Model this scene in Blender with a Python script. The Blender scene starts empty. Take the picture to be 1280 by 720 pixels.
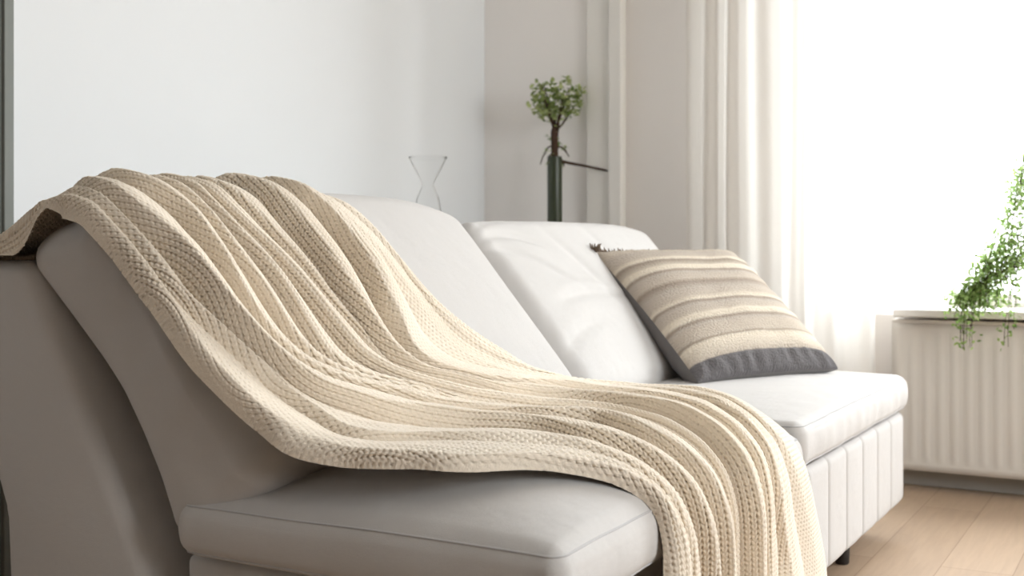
import bpy, bmesh, math, random
import numpy as np
from mathutils import Vector, Matrix

random.seed(7)
rng = np.random.default_rng(7)
PI = math.pi
C = bpy.context.scene.collection

# ------------------------------------------------------------------ helpers
def srgb(r, g, b):
    f = lambda c: (c / 12.92) if c <= 0.04045 else ((c + 0.055) / 1.055) ** 2.4
    return (f(r / 255), f(g / 255), f(b / 255), 1)

def new_mat(name):
    m = bpy.data.materials.new(name)
    m.use_nodes = True
    nt = m.node_tree
    for n in list(nt.nodes):
        nt.nodes.remove(n)
    out = nt.nodes.new('ShaderNodeOutputMaterial')
    return m, nt, out

def pbsdf(nt, out, col=None, rough=0.6, spec=0.3, **kw):
    b = nt.nodes.new('ShaderNodeBsdfPrincipled')
    if col is not None:
        b.inputs['Base Color'].default_value = col
    b.inputs['Roughness'].default_value = rough
    b.inputs['Specular IOR Level'].default_value = spec
    for k, v in kw.items():
        b.inputs[k.replace('_', ' ')].default_value = v
    nt.links.new(b.outputs[0], out.inputs[0])
    return b

def simple_mat(name, col, rough=0.6, spec=0.3, noise=0.04, scale=40, bump=0.0, **kw):
    m, nt, out = new_mat(name)
    b = pbsdf(nt, out, col, rough, spec, **kw)
    tc = nt.nodes.new('ShaderNodeTexCoord')
    nz = nt.nodes.new('ShaderNodeTexNoise')
    nz.inputs['Scale'].default_value = scale
    nz.inputs['Detail'].default_value = 4
    nt.links.new(tc.outputs['Object'], nz.inputs['Vector'])
    mr = nt.nodes.new('ShaderNodeMapRange')
    mr.inputs['To Min'].default_value = 1 - noise
    mr.inputs['To Max'].default_value = 1 + noise
    nt.links.new(nz.outputs['Fac'], mr.inputs['Value'])
    mx = nt.nodes.new('ShaderNodeVectorMath')
    mx.operation = 'SCALE'
    mx.inputs[0].default_value = col[:3]
    nt.links.new(mr.outputs[0], mx.inputs['Scale'])
    nt.links.new(mx.outputs[0], b.inputs['Base Color'])
    if bump:
        bp = nt.nodes.new('ShaderNodeBump')
        bp.inputs['Strength'].default_value = 1
        bp.inputs['Distance'].default_value = bump
        nt.links.new(nz.outputs['Fac'], bp.inputs['Height'])
        nt.links.new(bp.outputs[0], b.inputs['Normal'])
    return m

def fabric_mat(name, col, weave=900.0, bump=0.0006, noise=0.05):
    m, nt, out = new_mat(name)
    b = pbsdf(nt, out, col, 0.9, 0.15)
    b.inputs['Sheen Weight'].default_value = 0.15
    b.inputs['Sheen Roughness'].default_value = 0.5
    tc = nt.nodes.new('ShaderNodeTexCoord')
    n1 = nt.nodes.new('ShaderNodeTexNoise'); n1.inputs['Scale'].default_value = weave; n1.inputs['Detail'].default_value = 2
    n2 = nt.nodes.new('ShaderNodeTexNoise'); n2.inputs['Scale'].default_value = 14; n2.inputs['Detail'].default_value = 3
    nt.links.new(tc.outputs['Object'], n1.inputs['Vector'])
    nt.links.new(tc.outputs['Object'], n2.inputs['Vector'])
    mr = nt.nodes.new('ShaderNodeMapRange')
    mr.inputs['To Min'].default_value = 1 - noise; mr.inputs['To Max'].default_value = 1 + noise
    nt.links.new(n1.outputs['Fac'], mr.inputs['Value'])
    mx = nt.nodes.new('ShaderNodeVectorMath'); mx.operation = 'SCALE'; mx.inputs[0].default_value = col[:3]
    nt.links.new(mr.outputs[0], mx.inputs['Scale'])
    nt.links.new(mx.outputs[0], b.inputs['Base Color'])
    bp = nt.nodes.new('ShaderNodeBump'); bp.inputs['Distance'].default_value = bump
    nt.links.new(n1.outputs['Fac'], bp.inputs['Height'])
    bp2 = nt.nodes.new('ShaderNodeBump'); bp2.inputs['Distance'].default_value = 0.006; bp2.inputs['Strength'].default_value = 0.5
    nt.links.new(n2.outputs['Fac'], bp2.inputs['Height'])
    nt.links.new(bp.outputs[0], bp2.inputs['Normal'])
    nt.links.new(bp2.outputs[0], b.inputs['Normal'])
    return m

def obj(name, bm_or_me, mat, parent=None, smooth=True):
    if isinstance(bm_or_me, bmesh.types.BMesh):
        me = bpy.data.meshes.new(name)
        bm_or_me.to_mesh(me); bm_or_me.free()
    else:
        me = bm_or_me
    me.materials.append(mat)
    if smooth:
        me.polygons.foreach_set('use_smooth', [True] * len(me.polygons))
    o = bpy.data.objects.new(name, me)
    C.objects.link(o)
    if parent:
        o.parent = parent
        o.matrix_parent_inverse = Matrix.Translation(-parent.location)
    return o

def thing(name, label, cat, loc=(0, 0, 0), group=None):
    o = bpy.data.objects.new(name, None)
    C.objects.link(o); o.location = loc
    o['label'] = label; o['category'] = cat
    if group: o['group'] = group
    return o

def tag(o, label, cat, group=None):
    o['label'] = label; o['category'] = cat
    if group: o['group'] = group
    return o

def struct(name, bm, mat, smooth=False):
    o = obj(name, bm, mat, None, smooth)
    o['kind'] = 'structure'
    return o

def add_box(bm, x0, x1, y0, y1, z0, z1, bevel=0.0, seg=2):
    vs = [bm.verts.new((x, y, z)) for x in (x0, x1) for y in (y0, y1) for z in (z0, z1)]
    F = [(0, 1, 3, 2), (4, 6, 7, 5), (0, 4, 5, 1), (2, 3, 7, 6), (0, 2, 6, 4), (1, 5, 7, 3)]
    fs = [bm.faces.new([vs[i] for i in f]) for f in F]
    if bevel:
        es = list({e for f in fs for e in f.edges})
        bmesh.ops.bevel(bm, geom=es, offset=bevel, segments=seg, profile=0.5, affect='EDGES')
    return bm

def box(*a, **k):
    return add_box(bmesh.new(), *a, **k)

def add_prism(bm, pts, x0, x1, bevel=0.0, seg=4):
    """polygon in (y,z) extruded along x"""
    a = [bm.verts.new((x0, y, z)) for y, z in pts]
    b = [bm.verts.new((x1, y, z)) for y, z in pts]
    n = len(pts)
    fs = [bm.faces.new(a[::-1]), bm.faces.new(b)]
    for i in range(n):
        j = (i + 1) % n
        fs.append(bm.faces.new([a[i], a[j], b[j], b[i]]))
    bmesh.ops.recalc_face_normals(bm, faces=fs)
    if bevel:
        es = list({e for f in fs for e in f.edges})
        bmesh.ops.bevel(bm, geom=es, offset=bevel, segments=seg, profile=0.5, affect='EDGES')
    return bm

def add_tube(bm, path, rad, n=8, cap=True):
    path = [Vector(p) for p in path]
    rads = rad if isinstance(rad, (list, tuple)) else [rad] * len(path)
    rings = []
    up = Vector((0, 0, 1))
    for i, p in enumerate(path):
        t = (path[min(i + 1, len(path) - 1)] - path[max(i - 1, 0)]).normalized()
        a = t.cross(up)
        if a.length < 0.05:
            a = t.cross(Vector((1, 0, 0)))
        a.normalize(); b = t.cross(a)
        rings.append([bm.verts.new(p + (a * math.cos(2 * PI * k / n) + b * math.sin(2 * PI * k / n)) * rads[i]) for k in range(n)])
    for i in range(len(rings) - 1):
        for k in range(n):
            bm.faces.new([rings[i][k], rings[i][(k + 1) % n], rings[i + 1][(k + 1) % n], rings[i + 1][k]])
    if cap:
        bm.faces.new(rings[0][::-1]); bm.faces.new(rings[-1])
    return bm

def add_lathe(bm, prof, cx, cy, cz, n=32):
    rings = []
    for r, z in prof:
        if r < 1e-5:
            rings.append([bm.verts.new((cx, cy, cz + z))])
        else:
            rings.append([bm.verts.new((cx + r * math.cos(2 * PI * k / n), cy + r * math.sin(2 * PI * k / n), cz + z)) for k in range(n)])
    for i in range(len(rings) - 1):
        A, B = rings[i], rings[i + 1]
        for k in range(n):
            k2 = (k + 1) % n
            if len(A) == 1 and len(B) == 1: continue
            if len(A) == 1: bm.faces.new([A[0], B[k], B[k2]])
            elif len(B) == 1: bm.faces.new([A[k], A[k2], B[0]])
            else: bm.faces.new([A[k], A[k2], B[k2], B[k]])
    bmesh.ops.recalc_face_normals(bm, faces=list(bm.faces))
    return bm

def grid_mesh(name, P, uv=None):
    """P: (R,Cc,3) numpy array -> mesh of quads"""
    R, K = P.shape[:2]
    me = bpy.data.meshes.new(name)
    idx = np.arange(R * K).reshape(R, K)
    q = np.stack([idx[:-1, :-1], idx[:-1, 1:], idx[1:, 1:], idx[1:, :-1]], -1).reshape(-1, 4)
    me.vertices.add(R * K); me.vertices.foreach_set('co', P.reshape(-1).astype(np.float32))
    me.loops.add(q.size); me.loops.foreach_set('vertex_index', q.reshape(-1).astype(np.int32))
    me.polygons.add(len(q))
    me.polygons.foreach_set('loop_start', np.arange(0, q.size, 4, dtype=np.int32))
    if uv is not None:
        l = me.uv_layers.new(name='UVMap')
        l.data.foreach_set('uv', uv.reshape(-1, 2)[q.reshape(-1)].reshape(-1).astype(np.float32))
    me.update(); me.validate()
    return me

def gsmooth(a, sig, axis=0):
    if sig <= 0: return a
    n = int(3 * sig) + 1
    k = np.exp(-0.5 * (np.arange(-n, n + 1) / sig) ** 2); k /= k.sum()
    pad = [(0, 0)] * a.ndim; pad[axis] = (n, n)
    ap = np.pad(a, pad, mode='edge')
    return np.apply_along_axis(lambda m: np.convolve(m, k, mode='valid'), axis, ap)

# ------------------------------------------------------------------ camera
H = 0.80
FPX = 1445.0
HOR = 315.0
th = math.radians(29.7)
Fv = np.array([math.cos(th), math.sin(th), 0.0])
Rv = np.array([math.sin(th), -math.cos(th), 0.0])
cam = bpy.data.cameras.new('camera')
cam.sensor_width = 36
cam.lens = FPX * 36 / 1280
cam.shift_y = -(360 - HOR) / 1280
cam.clip_start = 0.05
co = bpy.data.objects.new('camera', cam)
C.objects.link(co)
co.location = (0, 0, H)
co.rotation_euler = (PI / 2, 0, -(PI / 2 - th))
cam.dof.use_dof = True
cam.dof.focus_distance = 2.05
cam.dof.aperture_fstop = 5.0
bpy.context.scene.camera = co

def ray(px, py):
    return Fv + Rv * ((px - 640) / FPX) + np.array([0, 0, (HOR - py) / FPX])

# ------------------------------------------------------------------ materials
M_wall_b = simple_mat('painted_wall_white', srgb(236, 238, 240), 0.85, 0.1, 0.012, 3)
M_wall_w = simple_mat('painted_wall_warm', srgb(244, 240, 237), 0.85, 0.1, 0.012, 3)
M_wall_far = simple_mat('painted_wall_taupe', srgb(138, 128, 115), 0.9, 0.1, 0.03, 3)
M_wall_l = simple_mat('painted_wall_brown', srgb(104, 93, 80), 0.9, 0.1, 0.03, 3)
M_ceil = simple_mat('ceiling_paint', srgb(232, 230, 226), 0.9, 0.1, 0.01, 3)
M_trim = simple_mat('trim_paint', srgb(236, 233, 228), 0.45, 0.3, 0.01, 5)
M_base = simple_mat('baseboard_paint', srgb(176, 172, 165), 0.5, 0.3, 0.02, 5)
M_greyframe = simple_mat('door_frame_grey', srgb(128, 131, 126), 0.5, 0.3, 0.05, 9)
M_rad = simple_mat('radiator_enamel', srgb(224, 219, 212), 0.4, 0.4, 0.01, 5)
M_sofa = fabric_mat('light_grey_upholstery', srgb(201, 198, 196))
M_sofa_side = M_sofa
M_pipe = fabric_mat('piping_fabric', srgb(192, 191, 192))
M_leg = simple_mat('dark_metal', srgb(38, 34, 32), 0.4, 0.4, 0.1, 30)
M_grey = fabric_mat('grey_velvet', srgb(118, 114, 113), 600, 0.001, 0.1)
M_bottle = simple_mat('dark_green_glass', srgb(46, 54, 32), 0.35, 0.6, 0.1, 20)
M_bark = simple_mat('brown_twig', srgb(72, 56, 46), 0.85, 0.1, 0.25, 60, 0.002)
M_pot = simple_mat('grey_ceramic', srgb(196, 196, 190), 0.4, 0.4, 0.04, 20)
M_soil = simple_mat('dark_soil', srgb(60, 46, 36), 0.95, 0.05, 0.3, 90, 0.004)
M_table = simple_mat('white_lacquer', srgb(232, 231, 229), 0.3, 0.4, 0.01, 5)

def leaf_mat(name, c1, c2):
    m, nt, out = new_mat(name)
    b = pbsdf(nt, out, c1, 0.5, 0.3)
    g = nt.nodes.new('ShaderNodeNewGeometry')
    cr = nt.nodes.new('ShaderNodeMix'); cr.data_type = 'RGBA'
    cr.inputs[6].default_value = c1; cr.inputs[7].default_value = c2
    nt.links.new(g.outputs['Random Per Island'], cr.inputs[0])
    nt.links.new(cr.outputs[2], b.inputs['Base Color'])
    tr = nt.nodes.new('ShaderNodeBsdfTranslucent')
    nt.links.new(cr.outputs[2], tr.inputs[0])
    mx = nt.nodes.new('ShaderNodeMixShader'); mx.inputs[0].default_value = 0.45
    nt.links.new(b.outputs[0], mx.inputs[1]); nt.links.new(tr.outputs[0], mx.inputs[2])
    nt.links.new(mx.outputs[0], out.inputs[0])
    return m
M_leaf = leaf_mat('trailing_leaf', srgb(116, 148, 78), srgb(186, 212, 136))
M_leaf2 = leaf_mat('sprig_leaf', srgb(104, 126, 62), srgb(200, 210, 150))

def glass_mat(name, tint=(1, 1, 1, 1), gloss=0.12):
    m, nt, out = new_mat(name)
    t = nt.nodes.new('ShaderNodeBsdfTransparent'); t.inputs[0].default_value = tint
    g = nt.nodes.new('ShaderNodeBsdfGlossy'); g.inputs['Roughness'].default_value = 0.03
    lw = nt.nodes.new('ShaderNodeLayerWeight'); lw.inputs['Blend'].default_value = gloss
    mx = nt.nodes.new('ShaderNodeMixShader')
    nt.links.new(lw.outputs['Fresnel'], mx.inputs[0])
    nt.links.new(t.outputs[0], mx.inputs[1]); nt.links.new(g.outputs[0], mx.inputs[2])
    nt.links.new(mx.outputs[0], out.inputs[0])
    return m
M_pane = glass_mat('window_glass', (0.97, 0.98, 0.98, 1), 0.04)
M_glass = glass_mat('clear_glass', (0.994, 0.995, 0.995, 1), 0.035)

def curtain_mat():
    m, nt, out = new_mat('sheer_curtain')
    d = nt.nodes.new('ShaderNodeBsdfDiffuse'); d.inputs[0].default_value = srgb(222, 217, 211)
    t = nt.nodes.new('ShaderNodeBsdfTranslucent'); t.inputs[0].default_value = srgb(228, 225, 220)
    tp = nt.nodes.new('ShaderNodeBsdfTransparent')
    m1 = nt.nodes.new('ShaderNodeMixShader'); m1.inputs[0].default_value = 0.5
    nt.links.new(d.outputs[0], m1.inputs[1]); nt.links.new(t.outputs[0], m1.inputs[2])
    m2 = nt.nodes.new('ShaderNodeMixShader'); m2.inputs[0].default_value = 0.22
    tc = nt.nodes.new('ShaderNodeTexCoord')
    nz = nt.nodes.new('ShaderNodeTexNoise'); nz.inputs['Scale'].default_value = 700
    nt.links.new(tc.outputs['Object'], nz.inputs['Vector'])
    mr = nt.nodes.new('ShaderNodeMapRange'); mr.inputs['To Min'].default_value = 0.04; mr.inputs['To Max'].default_value = 0.16
    nt.links.new(nz.outputs['Fac'], mr.inputs['Value']); nt.links.new(mr.outputs[0], m2.inputs[0])
    nt.links.new(m1.outputs[0], m2.inputs[1]); nt.links.new(tp.outputs[0], m2.inputs[2])
    nt.links.new(m2.outputs[0], out.inputs[0])
    return m
M_curtain = curtain_mat()

def floor_mat():
    m, nt, out = new_mat('oak_planks')
    b = pbsdf(nt, out, srgb(200, 170, 140), 0.5, 0.35)
    tc = nt.nodes.new('ShaderNodeTexCoord')
    br = nt.nodes.new('ShaderNodeTexBrick')
    br.offset = 0.37
    br.inputs['Scale'].default_value = 1.0
    br.inputs['Brick Width'].default_value = 1.9
    br.inputs['Row Height'].default_value = 0.17
    br.inputs['Mortar Size'].default_value = 0.0012
    br.inputs['Bias'].default_value = -0.1
    br.inputs['Color1'].default_value = srgb(172, 148, 125)
    br.inputs['Color2'].default_value = srgb(182, 158, 135)
    br.inputs['Mortar'].default_value = srgb(146, 122, 100)
    nt.links.new(tc.outputs['Object'], br.inputs['Vector'])
    mp = nt.nodes.new('ShaderNodeMapping'); mp.inputs['Scale'].default_value = (2.2, 24, 1)
    nt.links.new(tc.outputs['Object'], mp.inputs['Vector'])
    nz = nt.nodes.new('ShaderNodeTexNoise'); nz.inputs['Scale'].default_value = 2.5; nz.inputs['Detail'].default_value = 6
    nz.inputs['Distortion'].default_value = 0.6
    nt.links.new(mp.outputs[0], nz.inputs['Vector'])
    mr = nt.nodes.new('ShaderNodeMapRange'); mr.inputs['To Min'].default_value = 0.82; mr.inputs['To Max'].default_value = 1.12
    nt.links.new(nz.outputs['Fac'], mr.inputs['Value'])
    sc = nt.nodes.new('ShaderNodeVectorMath'); sc.operation = 'SCALE'
    nt.links.new(br.outputs['Color'], sc.inputs[0]); nt.links.new(mr.outputs[0], sc.inputs['Scale'])
    nt.links.new(sc.outputs[0], b.inputs['Base Color'])
    bp = nt.nodes.new('ShaderNodeBump'); bp.inputs['Distance'].default_value = 0.0008
    nt.links.new(nz.outputs['Fac'], bp.inputs['Height']); nt.links.new(bp.outputs[0], b.inputs['Normal'])
    return m
M_floor = floor_mat()

def knit_mat():
    m, nt, out = new_mat('cream_knit_yarn')
    b = pbsdf(nt, out, srgb(237, 225, 208), 0.95, 0.1)
    b.inputs['Sheen Weight'].default_value = 0.25
    b.inputs['Sheen Roughness'].default_value = 0.6
    tc = nt.nodes.new('ShaderNodeTexCoord')
    nz = nt.nodes.new('ShaderNodeTexNoise'); nz.inputs['Scale'].default_value = 420; nz.inputs['Detail'].default_value = 3
    nt.links.new(tc.outputs['Object'], nz.inputs['Vector'])
    mr = nt.nodes.new('ShaderNodeMapRange'); mr.inputs['To Min'].default_value = 0.86; mr.inputs['To Max'].default_value = 1.12
    nt.links.new(nz.outputs['Fac'], mr.inputs['Value'])
    sc = nt.nodes.new('ShaderNodeVectorMath'); sc.operation = 'SCALE'; sc.inputs[0].default_value = srgb(237, 225, 208)[:3]
    nt.links.new(mr.outputs[0], sc.inputs['Scale']); nt.links.new(sc.outputs[0], b.inputs['Base Color'])
    bp = nt.nodes.new('ShaderNodeBump'); bp.inputs['Distance'].default_value = 0.0012; bp.inputs['Strength'].default_value = 0.8
    nt.links.new(nz.outputs['Fac'], bp.inputs['Height']); nt.links.new(bp.outputs[0], b.inputs['Normal'])
    return m
M_knit = knit_mat()

# ------------------------------------------------------------------ room
XW, YB, XL, YF, ZC = 4.15, 2.50, -2.6, -3.4, 2.75
WY0, WY1, WZ0, WZ1 = -1.35, 1.08, 0.61, 2.45      # window opening in the right wall
struct('floor', box(XL, XW, YF, YB, -0.12, 0), M_floor)
struct('ceiling', box(XL, XW, YF, YB, ZC, ZC + 0.12), M_ceil)
struct('wall_back', box(XL, XW, YB, YB + 0.15, 0, ZC), M_wall_b)
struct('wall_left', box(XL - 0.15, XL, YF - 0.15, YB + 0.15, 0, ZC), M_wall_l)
FX0, FX1, FZ0, FZ1 = 0.2, 2.7, 1.0, 2.62        # unseen opening added in the wall behind the camera, to light the room
bm = bmesh.new()
add_box(bm, XL, FX0, YF - 0.15, YF, 0, ZC)
add_box(bm, FX1, XW, YF - 0.15, YF, 0, ZC)
add_box(bm, FX0, FX1, YF - 0.15, YF, 0, FZ0)
add_box(bm, FX0, FX1, YF - 0.15, YF, FZ1, ZC)
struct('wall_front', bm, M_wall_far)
bm = bmesh.new()
for x in (FX0 + 0.03, (FX0 + FX1) / 2, FX1 - 0.03):
    add_box(bm, x - 0.03, x + 0.03, YF - 0.12, YF - 0.06, FZ0, FZ1)
for z in (FZ0 + 0.03, FZ1 - 0.03):
    add_box(bm, FX0, FX1, YF - 0.12, YF - 0.06, z - 0.03, z + 0.03)
w2 = struct('added_window', bm, M_trim)  # added window, out of view, there to let in more daylight
obj('window_pane', box(FX0 + 0.04, FX1 - 0.04, YF - 0.094, YF - 0.088, FZ0 + 0.04, FZ1 - 0.04), M_pane, w2, smooth=False)
bm = bmesh.new()
T = 0.22
add_box(bm, XW, XW + T, WY1, YB + 0.15, -0.12, ZC + 0.12)
add_box(bm, XW, XW + T, YF - 0.15, WY0, -0.12, ZC + 0.12)
add_box(bm, XW, XW + T, WY0, WY1, -0.12, WZ0 - 0.026)
add_box(bm, XW, XW + T, WY0, WY1, WZ1, ZC + 0.12)
struct('wall_right', bm, M_wall_w)
struct('trim_1', box(3.99, XW + T - 0.05, WY0 + 0.01, 0.81, WZ0 - 0.026, WZ0, bevel=0.004), M_trim)   # window sill
# window frame
bm = bmesh.new()
fx0, fx1 = XW + 0.13, XW + 0.19
add_box(bm, fx0, fx1, WY1 - 0.05, WY1, WZ0, WZ1)
add_box(bm, fx0, fx1, WY0, WY0 + 0.05, WZ0, WZ1)
add_box(bm, fx0, fx1, WY0, WY1, WZ0, WZ0 + 0.045)
add_box(bm, fx0, fx1, WY0, WY1, WZ1 - 0.05, WZ1)
for y in (-0.13,):
    add_box(bm, fx0, fx1, y - 0.035, y + 0.035, WZ0 + 0.04, WZ1 - 0.04)
w = struct('window_1', bm, M_trim)
pn = obj('window_pane', box(fx0 + 0.028, fx0 + 0.034, WY0 + 0.04, WY1 - 0.04, WZ0 + 0.04, WZ1 - 0.04), M_pane, w, smooth=False)
# baseboards
struct('baseboard_right', box(XW - 0.014, XW, YF, 1.84, 0, 0.075, bevel=0.003), M_base)
struct('baseboard_back', box(1.86, XW - 0.02, YB - 0.014, YB, 0, 0.09, bevel=0.003), M_trim)
# boxed casing on the right wall behind the sofa, with a slim bright edge strip
bm = bmesh.new()
add_box(bm, XW - 0.03, XW, 1.905, 2.01, 0, 2.5, bevel=0.003)
add_box(bm, XW - 0.055, XW, 1.85, 1.905, 0, 2.5, bevel=0.006)
struct('trim_2', bm, M_trim)
# grey door frame at the far left of the back wall
bm = bmesh.new()
add_box(bm, 1.755, 1.851, YB - 0.045, YB, 0, 2.2, bevel=0.004)
add_box(bm, 0.80, 0.895, YB - 0.045, YB, 0, 2.2, bevel=0.004)
add_box(bm, 0.80, 1.851, YB - 0.045, YB, 2.2, 2.295, bevel=0.004)
add_box(bm, 1.815, 1.825, YB - 0.056, YB - 0.04, 0, 2.2, bevel=0.002)
struct('trim_3', bm, M_greyframe)
M_door = simple_mat('door_paint', srgb(120, 118, 108), 0.5, 0.3, 0.03, 5)
d = struct('door_1', box(0.895, 1.755, YB - 0.03, YB - 0.002, 0.005, 2.2, bevel=0.003), M_door)
bm = bmesh.new(); add_tube(bm, [(1.0, YB - 0.03, 1.02), (1.0, YB - 0.08, 1.02), (1.12, YB - 0.08, 1.02)], 0.009, 10)
obj('door_handle', bm, M_leg, d)

# ------------------------------------------------------------------ radiator under the window
RX, RY0, RY1, RZ0, RZ1 = 4.055, -1.20, 0.825, 0.065, 0.572
rad = thing('radiator', 'white ribbed panel radiator on the wall under the window sill', 'radiator', (4.09, 0.0, 0.065))
per = 0.0445
ys = []
y = RY1
prof = []
yy = np.arange(RY1 - 0.028, RY0 + 0.02, -per / 12)
def chan(y):
    p = ((RY1 - y) / per) % 1
    a = 0.5 - 0.5 * math.cos(2 * PI * min(1, max(0, (p - 0.1) / 0.8)))
    return a
cols = [(RY1, 0)] + [(y, chan(y)) for y in yy] + [(RY0, 0)]
zs = [(RZ0, 0), (RZ0 + 0.022, 0), (RZ0 + 0.030, 0), (RZ0 + 0.05, 1), (RZ1 - 0.055, 1), (RZ1 - 0.035, 0), (RZ1 - 0.012, 0)]
P = np.zeros((len(zs), len(cols), 3))
for i, (z, zf) in enumerate(zs):
    for j, (y, a) in enumerate(cols):
        P[i, j] = (RX - 0.0 + 0.0035 * a * zf * -1 + 0.0035, y, z)
me = grid_mesh('front_panel', P[:, ::-1])
fp = obj('front_panel', me, M_rad, rad, smooth=True)
md = fp.modifiers.new('thick', 'SOLIDIFY'); md.thickness = 0.006; md.offset = -1
for y in (RY1 - 0.006, RY0):
    obj('side_cover', box(RX + 0.003, 4.125, y, y + 0.006, RZ0 + 0.005, RZ1 - 0.012, bevel=0.002), M_rad, rad)
bm = bmesh.new()
add_box(bm, RX - 0.001, RX + 0.006, RY0, RY1, RZ1 - 0.012, RZ1, bevel=0.002)
add_box(bm, 4.119, 4.126, RY0, RY1, RZ1 - 0.012, RZ1, bevel=0.002)
for k in range(44):
    y = RY1 - 0.003 - k * (RY1 - RY0 - 0.01) / 43
    add_box(bm, RX + 0.004, 4.121, y - 0.003, y + 0.003, RZ1 - 0.010, RZ1 - 0.002)
obj('top_grille', bm, M_rad, rad, smooth=False)
obj('rear_panel', box(4.108, 4.114, RY0 + 0.01, RY1 - 0.01, RZ0 + 0.01, RZ1 - 0.02), M_rad, rad, smooth=False)
for y in (RY1 - 0.2, RY0 + 0.2):
    obj('wall_bracket', box(4.112, XW - 0.001, y - 0.02, y + 0.02, 0.15, 0.5), M_rad, rad, smooth=False)

# ------------------------------------------------------------------ curtain
def curtain():
    n, mrow = 420, 60
    ya, yb = 1.52, 0.70
    P = np.zeros((mrow, n, 3)); uv = np.zeros((mrow, n, 2))
    ph = np.cumsum(0.8 + 0.5 * np.sin(np.linspace(0, 9, n)) ** 2); ph = ph / ph[-1]
    for j in range(n):
        t = j / (n - 1)
        y = ya + (yb - ya) * t
        w = math.sin(2 * PI * 8 * ph[j] + 0.6) + 0.25 * math.sin(2 * PI * 17 * ph[j] + 1)
        zb = 0.012
        for i in range(mrow):
            s = i / (mrow - 1)
            z = 2.55 + (zb - 2.55) * s
            amp = 0.010 + 0.005 * s
            x = 3.93 + w * amp + 0.006 * math.sin(7 * s + 9 * t)
            # the right edge widens a little towards the hem
            yy_ = y - 0.05 * max(0, (t - 0.7) / 0.3) * max(0, (s - 0.25)) + 0.004 * math.sin(5 * s + 20 * t)
            P[i, j] = (x, yy_, z); uv[i, j] = (t, s)
    # portion in front of the sill is tucked so that it ends on the sill
    J = int(n * 0.80)
    return P, uv, J
P, uv, J = curtain()
cur = thing('curtain', 'sheer white floor-length curtain hanging in pleats at the left of the window', 'curtain', (3.93, 1.15, 0.012))
c1 = grid_mesh('drape', P[:, :J + 1], uv[:, :J + 1])
obj('drape', c1, M_curtain, cur)
# inner edge: rests on the sill
P2 = P[:, J:].copy(); s = np.linspace(0, 1, P2.shape[0])[:, None]
P2[:, :, 2] = 2.55 + (0.622 - 2.55) * s
tt = np.linspace(0, 1, P2.shape[1])[None, :]
P2[:, :, 0] += (0.10 * s ** 2) * tt
P2[:, :, 1] -= 0.05 * (s ** 3) * tt
obj('gathered_edge', grid_mesh('gathered_edge', P2, uv[:, J:]), M_curtain, cur)
bm = bmesh.new(); add_tube(bm, [(3.93, 1.62, 2.57), (3.93, -1.6, 2.57)], 0.012, 12)
rod = obj('curtain_rod', bm, M_trim); tag(rod, 'white curtain rod above the window holding the sheer curtain', 'curtain rod')
for y in (1.6, -1.55):
    bm = bmesh.new(); add_tube(bm, [(3.93, y, 2.57), (XW + 0.001, y, 2.57)], 0.008, 8)
    obj('bracket', bm, M_trim, rod)

# ------------------------------------------------------------------ rounded soft box (cushions)
def soft_box(hx, hy, hz, r, deform, n=(90, 60, 14)):
    """closed mesh of a rounded box; deform maps local (x,y,z) arrays to world"""
    def axis(h, k):
        m = max(4, int(9))
        a = np.linspace(-h + r, h - r, k)
        c = np.sin(np.linspace(PI / 2, 0, m)[:-1])  # 1..0
        ang = np.linspace(0, PI / 4, m)
        e = np.tan(ang) * r
        left = (-h + r) - e[::-1][:-1] if True else a
        right = (h - r) + e[1:]
        return np.concatenate([left, a, right])
    hx2, hy2, hz2 = hx, hy, hz
    ax, ay, az = axis(hx, n[0]), axis(hy, n[1]), axis(hz, n[2])
    bm = bmesh.new()
    cache = {}
    pts = []
    def vid(i, j, k):
        key = (i, j, k)
        if key not in cache:
            cache[key] = len(pts); pts.append((ax[i], ay[j], az[k]))
        return cache[key]
    faces = []
    nx, ny, nz = len(ax) - 1, len(ay) - 1, len(az) - 1
    for i in range(nx):
        for j in range(ny):
            faces.append((vid(i, j, 0), vid(i, j + 1, 0), vid(i + 1, j + 1, 0), vid(i + 1, j, 0)))
            faces.append((vid(i, j, nz), vid(i + 1, j, nz), vid(i + 1, j + 1, nz), vid(i, j + 1, nz)))
    for i in range(nx):
        for k in range(nz):
            faces.append((vid(i, 0, k), vid(i + 1, 0, k), vid(i + 1, 0, k + 1), vid(i, 0, k + 1)))
            faces.append((vid(i, ny, k), vid(i, ny, k + 1), vid(i + 1, ny, k + 1), vid(i + 1, ny, k)))
    for j in range(ny):
        for k in range(nz):
            faces.append((vid(0, j, k), vid(0, j, k + 1), vid(0, j + 1, k + 1), vid(0, j + 1, k)))
            faces.append((vid(nx, j, k), vid(nx, j + 1, k), vid(nx, j + 1, k + 1), vid(nx, j, k + 1)))
    V = np.array(pts)
    h = np.array([hx, hy, hz]) - r
    inner = np.clip(V, -h, h)
    dlt = V - inner
    nl = np.linalg.norm(dlt, axis=1, keepdims=True); nl[nl < 1e-9] = 1
    V = inner + dlt / nl * r
    W = deform(V)
    me = bpy.data.meshes.new('soft')
    me.from_pydata(W.tolist(), [], faces)
    me.update()
    return me

def noise2(x, y, seed, f0=3.0, oct=4):
    r = np.random.default_rng(seed); out = np.zeros_like(x); a = 1
    for o in range(oct):
        for k in range(3):
            an = r.uniform(0, PI); f = f0 * 2 ** o * r.uniform(0.8, 1.3)
            out += a / 3 * np.sin((x * math.cos(an) + y * math.sin(an)) * f * 2 * PI + r.uniform(0, 6))
        a *= 0.5
    return out

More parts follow.
